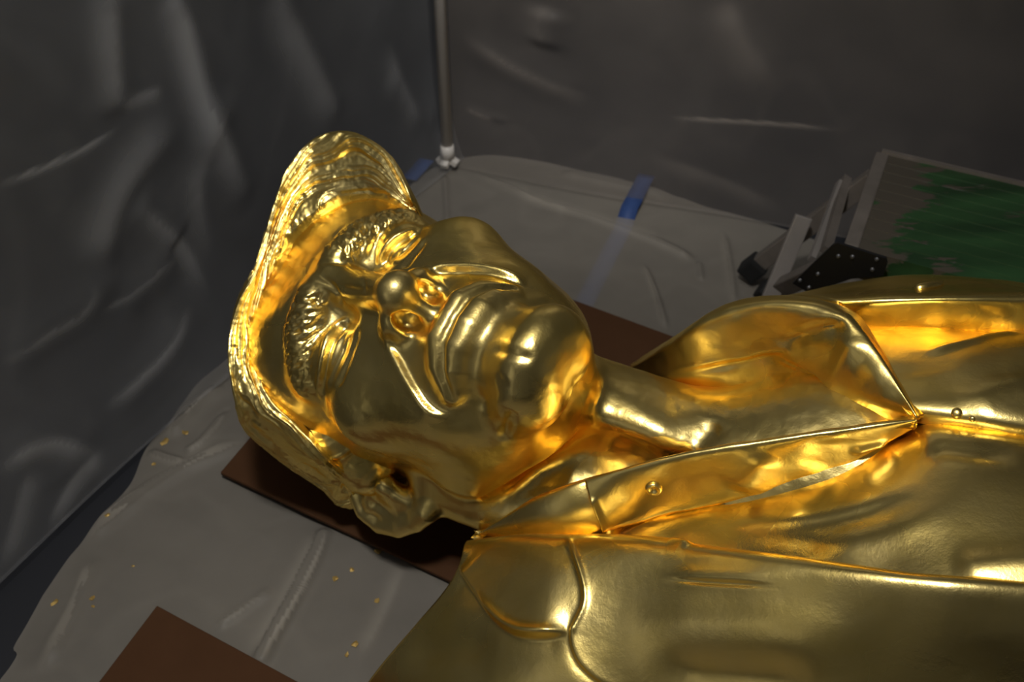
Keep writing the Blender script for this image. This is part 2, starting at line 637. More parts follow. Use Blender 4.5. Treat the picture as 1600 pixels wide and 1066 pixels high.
S.ridge([(1205, 556), (1270, 588), (1330, 632)], .004, .006, .2)
S.ridge([(1290, 620), (1320, 560), (1335, 520)], .008, .02, .3)
S.D += fbm(S.V * 9, 3) * .004
S.apply()
far_collar = sheet_obj('collar', S, .012, statue)

# far shirt front and jacket lapel
S = sheet([
    [(1425, 662, .58), (1500, 670, .60), (1600, 686, .615), (1720, 702, .62)],
    [(1418, 640, .61), (1500, 650, .628), (1600, 664, .645), (1720, 680, .65)],
    [(1395, 600, .605), (1490, 600, .635), (1600, 605, .655), (1720, 615, .66)],
    [(1350, 555, .575), (1480, 550, .615), (1600, 545, .648), (1720, 548, .655)],
    [(1330, 525, .545), (1470, 525, .578), (1600, 522, .61), (1720, 522, .62)],
    [(1310, 505, .52), (1460, 505, .545), (1600, 507, .565), (1720, 507, .57)],
    [(1300, 490, .48), (1455, 490, .51), (1600, 492, .53), (1720, 492, .54)],
], 160, 200, .6, 25)
S.ridge([(1440, 556), (1500, 540), (1553, 526), (1600, 522)], .006, .012, .2)
S.ridge([(1500, 640), (1560, 610), (1640, 600)], .006, .03, .3)
S.D += fbm(S.V * 6, 3) * .004
S.apply()
far_shirt = sheet_obj('shirt', S, .01, statue)
stud(S, 1495, 646, [(.009, -.003), (.007, .002), (.0035, .004)], statue)
stud(S, 1519, 655, [(.005, -.002), (.004, .0015), (.002, .0025)], statue)
S = sheet([
    [(1308, 520, .495), (1460, 530, .53), (1600, 534, .56), (1720, 536, .565)],
    [(1312, 508, .525), (1460, 514, .56), (1600, 518, .585), (1720, 520, .59)],
    [(1317, 494, .555), (1460, 495, .59), (1600, 498, .612), (1720, 500, .617)],
    [(1318, 484, .573), (1460, 480, .612), (1600, 482, .63), (1720, 484, .635)],
    [(1316, 474, .590), (1460, 467, .632), (1600, 467, .646), (1720, 469, .65)],
    [(1296, 466, .585), (1455, 458, .625), (1600, 459, .642), (1720, 460, .65)],
    [(1260, 462, .53), (1440, 446, .59), (1600, 452, .625), (1720, 456, .635)],
    [(1215, 464, .44), (1300, 434, .51), (1450, 426, .56), (1600, 441, .60), (1720, 450, .61)][0:1] + [(1425, 426, .555), (1600, 441, .60), (1720, 458, .605)],
    [(1205, 474, .38), (1400, 434, .48), (1600, 449, .53), (1720, 478, .53)],
    [(1230, 520, .25), (1400, 500, .30), (1600, 520, .33), (1720, 560, .33)],
    [(1250, 610, .04), (1400, 615, .04), (1600, 640, .04), (1720, 690, .04)],
], 180, 200, .6)
S.D += fbm(S.V * 8, 3) * .003
S.apply()
far_lapel = sheet_obj('lapel', S, .012, statue)
stud(S, 1452, 447, [(.012, -.004), (.0115, .004), (.009, .0075), (.004, .0085)], statue, 2.4, (.95, .3, 0))

# near side of the open collar: the band and the leaf over it
S = sheet([
    [(752, 856, .14), (830, 800, .24), (900, 765, .30), (940, 756, .33)],
    [(742, 838, .24), (820, 780, .36), (905, 748, .425), (935, 742, .425)],
    [(742, 839, .245), (825, 786, .372), (908, 756, .426), (940, 750, .42)],
    [(743, 840, .24), (830, 808, .362), (920, 790, .405), (950, 784, .40)],
    [(744, 841, .23), (832, 830, .335), (935, 830, .365), (960, 826, .36)],
    [(745, 843, .21), (834, 850, .30), (938, 845, .335), (962, 842, .33)],
], 90, 120)
S.D += fbm(S.V * 9, 2) * .003
S.apply()
collar_band = sheet_obj('collar_band', S, .01, statue)
S = sheet([
    [(918, 765, .36), (1000, 740, .42), (1090, 715, .47), (1200, 692, .51), (1320, 674, .55), (1425, 660, .585)],
    [(913, 750, .43), (1000, 727, .482), (1090, 705, .525), (1200, 686, .56), (1320, 668, .595), (1430, 656, .618)],
    [(914, 747, .446), (1000, 724, .497), (1090, 703, .538), (1200, 684, .572), (1320, 666, .605), (1432, 655, .628)],
    [(915, 753, .448), (1002, 731, .498), (1095, 710, .54), (1205, 692, .574), (1324, 674, .607), (1433, 657, .63)],
    [(924, 785, .426), (1015, 765, .458), (1110, 746, .495), (1215, 728, .533), (1330, 694, .580), (1433, 660, .622)],
    [(938, 822, .388), (1030, 798, .412), (1125, 780, .448), (1220, 758, .492), (1335, 716, .550), (1433, 664, .612)],
    [(941, 829, .376), (1032, 806, .398), (1128, 787, .434), (1222, 765, .480), (1336, 722, .540), (1432, 668, .604)],
    [(943, 832, .36), (1034, 808, .385), (1130, 788, .42), (1222, 766, .465), (1334, 724, .525), (1430, 668, .59)],
], 140, 260)
S.ridge([(914, 752), (921, 775), (933, 808), (941, 826)], .005, .008, 0)
S.ridge([(1325, 708), (1370, 696), (1415, 684)], .006, .008, .3)
S.ridge([(1150, 770), (1175, 740), (1200, 705)], .008, .03, .3)
S.ridge([(1270, 740), (1290, 710), (1300, 680)], -.004, .035, .3)
S.D += fbm(S.V * 8, 3) * .004
S.apply()
near_collar = sheet_obj('collar', S, .012, statue)
stud(S, 1021, 763, [(.0135, -.004), (.013, .003), (.0115, .006), (.0085, .0065), (.005, .004), (.0035, .001)], statue)

# near shirt front
S = sheet([
    [(930, 800, .32), (1040, 785, .385), (1200, 745, .425), (1330, 700, .495), (1425, 655, .57), (1500, 664, .595), (1600, 678, .615), (1720, 696, .62)],
    [(930, 815, .345), (1040, 797, .39), (1200, 757, .452), (1330, 712, .515), (1440, 670, .60), (1510, 682, .62), (1605, 696, .635), (1720, 712, .64)],
    [(930, 835, .335), (1050, 830, .395), (1200, 800, .472), (1330, 760, .545), (1450, 730, .605), (1520, 735, .625), (1610, 745, .64), (1720, 760, .645)],
    [(930, 860, .34), (1050, 862, .39), (1200, 855, .48), (1330, 835, .55), (1450, 815, .60), (1530, 820, .625), (1620, 830, .64), (1720, 840, .645)],
    [(930, 900, .33), (1050, 900, .39), (1200, 905, .46), (1330, 900, .53), (1450, 900, .59), (1540, 905, .615), (1630, 915, .63), (1720, 925, .635)],
], 160, 300, .6, 25)
S.fold([(1060, 835), (1150, 826), (1240, 820), (1320, 805), (1400, 780), (1450, 765)], .006, .045, .005, .04, .014, .4)
S.ridge([(1110, 826), (1200, 790), (1300, 772), (1370, 765)], .003, .03, .4)
S.ridge([(1130, 850), (1220, 858), (1330, 868)], -.004, .02, .4)
S.ridge([(1260, 865), (1330, 850), (1420, 820), (1520, 780)], .006, .03, .4)
S.ridge([(1440, 700), (1500, 705), (1600, 720)], -.006, .02, .3)
S.ridge([(1480, 892), (1560, 884), (1680, 876)], .008, .025, .3)
S.D += fbm(S.V * 4, 3) * .005
S.apply()
near_shirt = sheet_obj('shirt', S, .01, statue)

# near half of the jacket with its lapel, collar and shoulder
S = sheet([
    [(760, 860, .12), (800, 835, .25), (880, 837, .33), (940, 838, .36), (1050, 845, .41), (1150, 860, .465), (1280, 877, .525), (1400, 891, .57), (1500, 903, .595), (1600, 908, .605), (1720, 918, .61)],
    [(730, 842, .27), (800, 833, .335), (880, 834, .385), (940, 835, .413), (1050, 842, .462), (1150, 857, .518), (1280, 874, .575), (1400, 889, .613), (1500, 902, .632), (1600, 907, .64), (1720, 917, .645)],
    [(728, 844, .285), (800, 834, .35), (880, 835, .398), (940, 837, .426), (1050, 845, .474), (1150, 860, .53), (1280, 878, .585), (1400, 893, .62), (1500, 905, .637), (1600, 911, .645), (1720, 921, .65)],
    [(724, 865, 0.288), (800, 862, 0.352), (880, 865, 0.4), (950, 872, 0.426), (1050, 882, 0.467), (1150, 897, 0.519), (1280, 915, 0.57), (1400, 930, 0.604), (1500, 941, 0.62), (1600, 950, 0.628), (1720, 960, 0.632)],
    [(721, 890, 0.27), (788, 925, 0.335), (870, 942, 0.385), (950, 950, 0.398), (1050, 960, 0.428), (1150, 972, 0.481), (1280, 988, 0.528), (1400, 1003, 0.551), (1500, 1013, 0.561), (1600, 1020, 0.566), (1720, 1034, 0.571)],
    [(700, 925, 0.235), (758, 982, 0.3), (850, 1005, 0.355), (950, 1020, 0.366), (1050, 1032, 0.387), (1150, 1046, 0.439), (1280, 1062, 0.485), (1400, 1078, 0.492), (1500, 1090, 0.502), (1600, 1098, 0.507), (1720, 1110, 0.512)],
    [(650, 975, 0.2), (728, 1030, 0.265), (830, 1070, 0.325), (950, 1092, 0.326), (1050, 1106, 0.332), (1150, 1122, 0.382), (1280, 1140, 0.427), (1400, 1155, 0.422), (1500, 1168, 0.432), (1600, 1176, 0.437), (1720, 1190, 0.442)],
    [(605, 1030, 0.14), (680, 1090, 0.21), (800, 1140, 0.275), (950, 1172, 0.268), (1050, 1190, 0.26), (1150, 1208, 0.305), (1280, 1230, 0.35), (1400, 1246, 0.385), (1500, 1260, 0.405), (1600, 1270, 0.415), (1720, 1285, 0.42)],
    [(565, 1080, 0.07), (640, 1160, 0.13), (780, 1220, 0.19), (950, 1262, 0.18), (1050, 1285, 0.16), (1150, 1305, 0.2), (1280, 1330, 0.24), (1400, 1348, 0.27), (1500, 1362, 0.29), (1600, 1372, 0.3), (1720, 1390, 0.305)],
    [(550, 1105, .04), (630, 1200, .04), (790, 1290, .04), (970, 1350, .04), (1070, 1380, .04), (1180, 1410, .04), (1310, 1440, .04), (1430, 1460, .04), (1530, 1475, .04), (1630, 1485, .04), (1740, 1500, .04)],
], 260, 420, .6, 60)
S.fold([(716, 880), (735, 915), (765, 955), (795, 982), (830, 992), (893, 990)], .016, .035, .010, .03, .004, .12)
S.ridge([(745, 930), (775, 963), (800, 981), (830, 989), (892, 987)], .008, .008, .2)
S.fold([(884, 836), (898, 872), (911, 915), (911, 945), (899, 972), (890, 990), (896, 1020), (912, 1045), (950, 1072), (1010, 1080)], .005, .02, .007, .012, .003, .1)
S.ridge([(884, 836), (898, 872), (911, 915), (911, 945), (899, 972), (890, 990)], .005, .006, .1)
S.ridge([(1030, 904), (1090, 909), (1160, 913), (1240, 918)], -.005, .004, .4)
S.ridge([(1020, 896), (1090, 899), (1170, 902), (1260, 906)], .004, .012, .4)
S.ridge([(945, 838), (990, 834), (1050, 846), (1080, 852)], .006, .01, .3)
S.ridge([(960, 990), (1100, 975), (1240, 985), (1400, 1000)], .010, .04, .3)
S.ridge([(1000, 1050), (1150, 1062), (1300, 1070)], -.012, .03, .3)
S.ridge([(1400, 940), (1500, 955), (1600, 985), (1690, 1010)], .006, .05, .3)
S.ridge([(620, 1030), (700, 1010), (780, 1005)], -.010, .03, .3)
S.D += fbm(S.V * 3.2, 3) * .006
S.apply()
near_jacket = sheet_obj('jacket', S, .012, statue)

# ------------------------------------------------------------------ plastic tent
def plastic_material(name, alpha, col, rough=.3):
    m, nt, b = mat(name)
    L = nt.links.new
    tc = node(nt, 'ShaderNodeTexCoord')
    b.inputs['Base Color'].default_value = (*col, 1)
    n = node(nt, 'ShaderNodeTexNoise', i_Scale=2.2, i_Detail=6.0, i_Roughness=.6)
    L(tc.outputs['Object'], n.inputs['Vector'])
    L(ramp(nt, n.outputs[0], [(.3, (rough - .08,) * 3), (.75, (rough + .18,) * 3)]), b.inputs['Roughness'])
    tl = node(nt, 'ShaderNodeBsdfTranslucent')
    tl.inputs[0].default_value = (*col, 1)
    mx = node(nt, 'ShaderNodeMixShader', i_Fac=.3)
    L(b.outputs[0], mx.inputs[1])
    L(tl.outputs[0], mx.inputs[2])
    tr = node(nt, 'ShaderNodeBsdfTransparent')
    m2 = node(nt, 'ShaderNodeMixShader')
    at = node(nt, 'ShaderNodeAttribute', attribute_name='crease_streak')
    ad = node(nt, 'ShaderNodeMath', operation='ADD', use_clamp=True)
    L(ramp(nt, n.outputs[0], [(.25, (alpha - .08,) * 3), (.75, (alpha + .08,) * 3)]), ad.inputs[0])
    L(at.outputs['Fac'], ad.inputs[1])
    L(ad.outputs[0], m2.inputs[0])
    L(tr.outputs[0], m2.inputs[1])
    L(mx.outputs[0], m2.inputs[2])
    L(m2.outputs[0], nt.nodes['Material Output'].inputs[0])
    nb = node(nt, 'ShaderNodeTexNoise', i_Scale=9.0, i_Detail=5.0, i_Distortion=1.2)
    L(tc.outputs['Object'], nb.inputs['Vector'])
    bp = node(nt, 'ShaderNodeBump', i_Strength=.08, i_Distance=.02)
    L(nb.outputs[0], bp.inputs['Height'])
    for x in (b, tl):
        L(bp.outputs[0], x.inputs['Normal'])
    return m


WALL_PLASTIC = plastic_material('plastic_film', .27, (.43, .428, .43))
WARM_PLASTIC = plastic_material('plastic_film_warm', .25, (.36, .315, .275))
FLOOR_PLASTIC = plastic_material('plastic_floor_film', .50, (.53, .475, .395), .42)
BACK_PLASTIC = plastic_material('plastic_film_pale', .55, (.7, .69, .67))

m, nt, b = mat('dark_floor')
b.inputs['Base Color'].default_value = (.022, .023, .028, 1)
b.inputs['Roughness'].default_value = .6
mesh_obj('floor', [(-6, -4, -.004), (6, -4, -.004), (6, 6, -.004), (-6, 6, -.004)], [(0, 1, 2, 3)], m)['kind'] = 'structure'

CORNER = P(700, 252, 0)
DL, DR = np.array([-.452, -.892, 0]), np.array([.938, -.347, 0])
TENT, TOP = 4.2, 2.7


def creases(S, lines):
    """whiter film along the lines: doubled folds, plus painted-in light streaks and glints"""
    c = np.zeros(len(S.V))
    for pix, amt, wid in lines:
        ln = S.line(pix)
        if len(ln) < 2:
            continue
        i, d, s_, t = curve_field(S.V, S.N, ln, wid * 3)
        if len(i):
            one = np.where(s_ > 0, .4, 1.0) * wid
            c[i] += 1.9 * amt * np.exp(-(d / one) ** 2) * S.env(t, .3)
    return c + np.clip(1 - np.abs(fbm(S.V * np.array([3.0, 3.0, 1.6]), 3)) * 6, 0, 1) * .035


def set_crease_streak(o, c):
    a = o.data.attributes.new('crease_streak', 'FLOAT', 'POINT')
    a.data.foreach_set('value', c.astype(np.float32))


def film(name, origin, d, length, inward, folds=(), flare=.05, nu=260, nv=200, m=WALL_PLASTIC, wob=.022, seed=0, lines=()):
    u = np.linspace(0, 1, nu)
    v = np.linspace(0, 1, nv) ** 1.5
    s_ = (u * length)[:, None] * np.ones(nv)[None]
    h = (v * TOP)[None] * np.ones(nu)[:, None]
    n3 = np.stack([s_.ravel() * 1.4 + seed, h.ravel() * .45, 0 * s_.ravel() + seed], 1)
    off = fbm(n3, 3) * wob * np.clip(h.ravel() / .4, .25, 1)
    low = np.clip(1 - h.ravel() / .4, 0, 1)
    off += flare * low ** 2 * (1 + .5 * vnoise(np.stack([s_.ravel() * 2 + seed, 0 * low, 0 * low], 1)))
    V = origin + s_.ravel()[:, None] * d + h.ravel()[:, None] * np.array([0, 0, 1.]) + off[:, None] * inward
    V[:, 2] = np.maximum(V[:, 2], .03)
    i = np.arange(nu * nv).reshape(nu, nv)
    Q = np.stack([i[:-1, :-1], i[1:, :-1], i[1:, 1:], i[:-1, 1:]], -1).reshape(-1, 4)
    if (normals_of(V, Q) @ inward).mean() < 0:
        Q = Q[:, ::-1].copy()
    S = Sculpt(V, Q)
    for f in folds:
        S.ridge(*f)
    S.apply()
    o = mesh_obj(name, S.V, S.Q, m)
    set_crease_streak(o, creases(S, lines))
    o['kind'] = 'structure'
    return o


film('wall_left', CORNER, DL, TENT, DR, [
    ([(262, -20), (300, 60), (325, 160), (352, 230), (392, 330)], .009, .045, .1),
    ([(168, -20), (172, 80), (183, 190)], .009, .045, .15),
    ([(430, -20), (465, 60), (500, 130), (530, 200)], .009, .045, .15),
    ([(290, 180), (235, 235), (190, 300), (165, 370), (150, 430)], .009, .045, .2),
    ([(205, 310), (250, 350), (282, 380)], .009, .045, .2),
    ([(0, 560), (70, 520), (140, 470), (190, 410)], .009, .045, .2),
    ([(180, 490), (240, 430), (275, 395)], .009, .045, .2),
    ([(350, 130), (330, 200), (300, 260)], .009, .045, .3),
    ([(170, 650), (215, 600), (260, 550), (300, 480)], .009, .045, .2),
    ([(0, 740), (40, 700), (90, 690), (150, 720)], .009, .045, .2),
    ([(600, 120), (640, 170), (690, 190)], .009, .045, .2),
], nu=420, nv=340, seed=3, lines=[
    ([(250, -30), (285, 30), (318, 150), (352, 230), (392, 330)], .34, .045),
    ([(172, -30), (176, 80), (186, 190)], .22, .04),
    ([(420, -30), (465, 60), (500, 130), (535, 200)], .22, .06),
    ([(285, 185), (235, 235), (190, 300), (165, 370), (150, 430)], .18, .05),
    ([(205, 310), (250, 350), (290, 390), (330, 470)], .2, .03),
    ([(375, 130), (335, 210), (310, 300), (330, 420)], .16, .04),
    ([(-10, 290), (60, 264), (130, 232), (190, 195)], .28, .008),  # thin glint on the film, painted in as whiter opacity
    ([(180, 165), (220, 150), (260, 138)], .2, .02),
    ([(-10, 575), (70, 520), (124, 487), (150, 440)], .22, .02),
    ([(150, 490), (210, 450), (275, 395)], .22, .014),
    ([(160, 640), (215, 590), (262, 540), (300, 470)], .3, .022),
    ([(-10, 740), (40, 700), (95, 690), (165, 720)], .3, .03),
    ([(20, 990), (55, 880), (110, 760), (165, 700)], .24, .025),
    ([(0, 900), (30, 800), (50, 720)], .16, .03),
    ([(600, 60), (630, 140), (655, 200)], .14, .05),
])
film('wall_right', CORNER, DR, TENT, DL, [
    ([(720, 60), (790, 100), (850, 125), (910, 150)], .009, .045, .2),
    ([(725, 168), (760, 180), (800, 190)], .004, .012, .2),
    ([(1130, 0), (1170, 70), (1220, 140)], .009, .045, .3),
    ([(860, 10), (850, 80)], .02, .05, .3),
], nu=380, nv=260, flare=.06, wob=.02, seed=11, m=WARM_PLASTIC, lines=[
    ([(720, 50), (790, 95), (850, 125), (930, 158)], .16, .03),
    ([(1040, 182), (1120, 187), (1220, 193), (1330, 204)], .32, .008),  # long glint, likewise painted into the film's opacity
    ([(1120, -20), (1165, 70), (1220, 150)], .12, .06),
    ([(725, 168), (750, 178), (775, 186)], .22, .012),
    ([(850, 0), (850, 90)], .1, .05),
    ([(1000, 240), (1120, 280), (1230, 330)], .1, .03),
])
film('wall_back', CORNER + DL * TENT, DR, TENT, -DL, m=BACK_PLASTIC, nu=160, nv=120, seed=17)
film('wall_near', CORNER + DR * TENT, DL, TENT, -DR, m=BACK_PLASTIC, nu=160, nv=120, seed=23)
c4 = [CORNER, CORNER + DR * TENT, CORNER + (DR + DL) * TENT, CORNER + DL * TENT]
g = bicubic([[c4[0], .5 * c4[0] + .5 * c4[1], c4[1]], [.5 * c4[0] + .5 * c4[3], .25 * sum(c4), .5 * c4[1] + .5 * c4[2]],
             [c4[3], .5 * c4[3] + .5 * c4[2], c4[2]]], 90, 90).reshape(-1, 3) + np.array([0, 0, TOP - .02])
g[:, 2] += fbm(g * 1.2, 3) * .03 - .02
i = np.arange(8100).reshape(90, 90)
mesh_obj('ceiling', g, np.stack([i[:-1, :-1], i[1:, :-1], i[1:, 1:], i[:-1, 1:]], -1).reshape(-1, 4), BACK_PLASTIC)['kind'] = 'structure'

# plastic drop sheet on the floor; its left edge stops short of the wall film
Lp = [P(*q, 0) for q in [(690, 262), (655, 285), (560, 380), (440, 490), (368, 560), (312, 605), (272, 665), (232, 705), (205, 765), (150, 835), (95, 905), (30, 1010), (-40, 1120)]] + [np.array([-1.35, 0, 0]), np.array([-1.7, -.8, 0])]
Rp = [P(*q, 0) for q in [(700, 258), (760, 250), (830, 258), (900, 272), (1000, 296), (1100, 330), (1225, 366), (1400, 425)]] + [CORNER + DR * 1.7 + DL * .15, CORNER + DR * 2.2 + DL * .15, CORNER + DR * 2.6 + DL * .15, CORNER + DR * 3 + DL * .15, CORNER + DR * 3.4 + DL * .15, CORNER + DR * 3.8 + DL * .2, CORNER + DR * 3.9 + DL * 1.5]
nu = nv = 700


def even(pts, n):
    p = spline(pts, 8)
    a = np.r_[0, np.cumsum(np.linalg.norm(np.diff(p, axis=0), axis=1))]
    t = np.linspace(0, 1, n) ** 1.35 * a[-1]
    return np.stack([np.interp(t, a, p[:, k]) for k in range(3)], 1)


Le, Re = even(Lp, nu), even(Rp, nu)
t = np.linspace(0, 1, nv)
V = (Le[:, None] * (1 - t)[None, :, None] + Re[:, None] * t[None, :, None]).reshape(-1, 3)
V[:, 2] = .014
i = np.arange(nu * nv).reshape(nu, nv)
Q = np.stack([i[:-1, :-1], i[1:, :-1], i[1:, 1:], i[:-1, 1:]], -1).reshape(-1, 4)
if normals_of(V, Q)[:, 2].mean() < 0:
    Q = Q[:, ::-1].copy()
S = Sculpt(V, Q)
for f in [
    ([(512, 822), (495, 870), (462, 935), (425, 1000), (400, 1050)], .016, .016, .1),
    ([(400, 690), (330, 715), (270, 745), (190, 800), (130, 860)], .018, .022, .2),
    ([(350, 600), (300, 640), (262, 690)], .016, .02, .2),
    ([(362, 640), (320, 690), (285, 712)], .012, .012, .2),
    ([(218, 700), (255, 715), (290, 725)], .012, .01, .2),
    ([(430, 920), (380, 955), (335, 985)], .008, .01, .2),
    ([(150, 870), (120, 950), (60, 1060)], .012, .02, .2),
    ([(740, 265), (830, 310), (950, 350), (1040, 385), (1090, 410)], .014, .016, .15),
    ([(735, 262), (825, 302), (945, 342), (1045, 378)], -.006, .012, .15),
    ([(695, 275), (697, 310), (699, 350)], .008, .01, .1),
    ([(1005, 410), (1025, 460), (1042, 520)], .010, .008, .2),
    ([(1130, 360), (1140, 420), (1148, 480)], .010, .010, .2),
    ([(1092, 408), (1096, 440)], .008, .008, .2),
    ([(870, 270), (960, 290), (1100, 320)], .015, .02, .2),
]:
    S.ridge(*f)
S.fold([(514, 824), (498, 872), (468, 937), (432, 1002), (404, 1060)], .007, .03, .004, .03, .012, .15, -1)
q = S.V[:, :2]
z0 = 0 * q[:, 0]
S.D += (1 - np.abs(fbm(np.stack([q[:, 0] * 2.5, q[:, 1] * 2.5, z0], 1), 3)) * 2) * .006 + fbm(np.stack([q[:, 0] * 9, q[:, 1] * 9, z0 + 5], 1), 2) * .002
S.apply()
S.V[:, 2] = np.clip(S.V[:, 2], .006, .03)
FLOOR_BVH = BVHTree.FromPolygons(S.V.tolist(), S.Q.tolist())
drop = mesh_obj('drop_sheet', S.V, S.Q, FLOOR_PLASTIC)
set_crease_streak(drop, creases(S, [
    ([(508, 822), (490, 870), (458, 935), (422, 1000), (396, 1050)], .34, .022),
    ([(400, 690), (330, 715), (270, 745), (190, 800), (130, 860)], .3, .025),
    ([(350, 600), (300, 640), (262, 690)], .3, .02),
    ([(366, 630), (320, 690), (285, 712)], .26, .014),
    ([(218, 700), (255, 715), (290, 725)], .24, .010),
    ([(430, 920), (380, 955), (335, 985)], .24, .010),
    ([(150, 870), (120, 950), (60, 1060)], .2, .02),
    ([(740, 265), (830, 310), (950, 350), (1040, 385), (1090, 410)], .22, .012),
    ([(1005, 410), (1025, 460), (1042, 520)], .22, .008),
    ([(1130, 360), (1140, 420), (1148, 480)], .2, .010),
    ([(640, 860), (600, 960), (560, 1040)], .12, .02),
]))
drop['label'] = 'wrinkled milky plastic drop sheet covering the dark floor under everything'
drop['category'] = 'drop sheet'


# ------------------------------------------------------------------ small builders
def tag(o, label, cat, group=None):
    o['label'] = label
    o['category'] = cat
    if group:
        o['group'] = group
    return o


def simple(name, col, rough=.5, metal=0.0, noise=None):
    m, nt, b = mat(name)
    b.inputs['Roughness'].default_value = rough
    b.inputs['Metallic'].default_value = metal
    b.inputs['Base Color'].default_value = (*col, 1)
    if noise:
        tc = node(nt, 'ShaderNodeTexCoord')
        n = node(nt, 'ShaderNodeTexNoise', i_Scale=noise[0], i_Detail=8.0, i_Roughness=.65)
        nt.links.new(tc.outputs['Object'], n.inputs['Vector'])
        nt.links.new(ramp(nt, n.outputs[0], [(.3, col), (.7, noise[1])]), b.inputs['Base Color'])
    return m


def obj_bm(name, bm, m, parent=None, smooth=False):
    me = bpy.data.meshes.new(name)
    bmesh.ops.recalc_face_normals(bm, faces=bm.faces[:])
    bm.to_mesh(me)
    bm.free()
    me.materials.append(m)
    if smooth:
        me.polygons.foreach_set('use_smooth', np.ones(len(me.polygons), bool))
    o = bpy.data.objects.new(name, me)
    C.objects.link(o)
    if parent is not None:
        o.parent = parent
        o.matrix_parent_inverse = Matrix.Translation(-parent.location) if not parent.parent else parent.matrix_world.inverted()
    return o


def prism(bm, poly, vec):
    """closed prism from a polygon of world points swept along vec"""
    a = [bm.verts.new(tuple(p)) for p in poly]
    b = [bm.verts.new(tuple(np.array(p) + vec)) for p in poly]
    n = len(a)
    bm.faces.new(a)
    bm.faces.new(b[::-1])
    for i in range(n):
        bm.faces.new((a[i], a[(i + 1) % n], b[(i + 1) % n], b[i]))


def bar(bm, p, q, wa, wb, up=(0, 0, 1)):
    p, q = np.array(p, float), np.array(q, float)
    d = (q - p) / np.linalg.norm(q - p)
    x = np.cross(d, up)
    x /= np.linalg.norm(x)
    y = np.cross(x, d)
    prism(bm, [p + x * wa / 2 + y * wb / 2, p - x * wa / 2 + y * wb / 2, p - x * wa / 2 - y * wb / 2, p + x * wa / 2 - y * wb / 2], q - p)


def tube(bm, p, q, r, n=20, r2=None):
    p, q = np.array(p, float), np.array(q, float)
    d = (q - p) / np.linalg.norm(q - p)
    x = np.cross(d, (0.3, .9, .1))
    x /= np.linalg.norm(x)
    y = np.cross(d, x)
    r2 = r if r2 is None else r2
    A = [bm.verts.new(tuple(p + r * (x * math.cos(t) + y * math.sin(t)))) for t in np.linspace(0, 2 * math.pi, n, endpoint=False)]
    B = [bm.verts.new(tuple(q + r2 * (x * math.cos(t) + y * math.sin(t)))) for t in np.linspace(0, 2 * math.pi, n, endpoint=False)]
    bm.faces.new(A)
    bm.faces.new(B[::-1])
    for i in range(n):
        bm.faces.new((A[i], A[(i + 1) % n], B[(i + 1) % n], B[i]))


def bevel(bm, w, seg=2):
    bmesh.ops.bevel(bm, geom=bm.edges[:], offset=w, segments=seg, affect='EDGES', profile=.6)


def root(name, loc, label, cat, group=None):
    o = bpy.data.objects.new(name, None)
    C.objects.link(o)
    o.location = tuple(loc)
    bpy.context.view_layer.update()
    return tag(o, label, cat, group)


# ------------------------------------------------------------------ white pole in the corner
PVC = simple('white_pole_paint', (.62, .58, .53), .45)
base = P(700, 259, .031)
pole = root('pole', base, 'slim white upright pole standing in the corner of the plastic tent', 'pole')
bm = bmesh.new()
tube(bm, base + np.array([0, 0, .05]), base + np.array([0, 0, TOP - .05]), .0185, 24)
obj_bm('shaft', bm, PVC, pole, True)
bm = bmesh.new()
tube(bm, base + np.array([0, 0, .03]), base + np.array([0, 0, .075]), .024, 24, .021)
obj_bm('collar_ring', bm, PVC, pole, True)
bm = bmesh.new()
for k in range(4):
    a = math.radians(-20 + 90 * k)
    e = base + np.array([math.cos(a), math.sin(a), 0]) * .034 + np.array([0, 0, .012])
    bar(bm, base + np.array([0, 0, .03]), e, .026, .022)
bevel(bm, .005)
obj_bm('foot', bm, PVC, pole)

# ------------------------------------------------------------------ blue tape
TAPE = simple('blue_tape', (.03, .065, .20), .55, 0, (30, (.04, .085, .25)))


def strip(name, a, b, wid, za, zb, split=None):
    a, b = P(*a, 0), P(*b, 0)
    d = (b - a) / np.linalg.norm(b - a)
    x = np.array([-d[1], d[0], 0]) * wid / 2
    n = 24
    V, Fc = [], []
    for k in range(n + 1):
        t = k / n
        z = za if t < .3 else zb if t > .38 else za + (zb - za) * (t - .3) / .08
        p = a + (b - a) * t
        for sd in (-1, 1):
            V.append(p + x * sd * (1 + .02 * math.sin(k * 2.3 + sd)) + np.array([0, 0, z]))
    Fc = [(2 * k, 2 * k + 1, 2 * k + 3, 2 * k + 2) for k in range(n)]
    o = mesh_obj(name, V, Fc, TAPE)
    md = o.modifiers.new('thickness', 'SOLIDIFY')
    md.thickness = .0008
    return o


tag(strip('tape_strip', (1009, 288), (905, 490), .052, .034, .001), 'long strip of blue tape running out from beneath right plastic wall', 'tape')
tag(strip('tape_strip', (668, 262), (640, 292), .05, .030, .028), 'short scrap of blue tape beside the gilded hair near the pole', 'tape')

# ------------------------------------------------------------------ brown boards
BOARD = simple('brown_board', (.075, .033, .014), .85, 0, (5, (.095, .043, .019)))
BOARD.node_tree.nodes['Principled BSDF'].inputs['Specular IOR Level'].default_value = .15
EDGE_COL = simple('board_edge', (.05, .022, .012), .85)


def board(a, b, c, d, label, z=.0405):
    pts = [P(*q, z) for q in (a, b, c, d)]
    bm = bmesh.new()
    prism(bm, [p - np.array([0, 0, .009]) for p in pts], np.array([0, 0, .009]))
    bevel(bm, .0015, 1)
    return tag(obj_bm('board', bm, BOARD), label, 'board')


board((344, 738), (820, 962), (1500, 690), (650, 378), 'brown hardboard sheet lying under the statue head')
board((245, 946), (128, 1100), (560, 1330), (640, 1160), 'brown hardboard sheet at the bottom left corner of the floor')

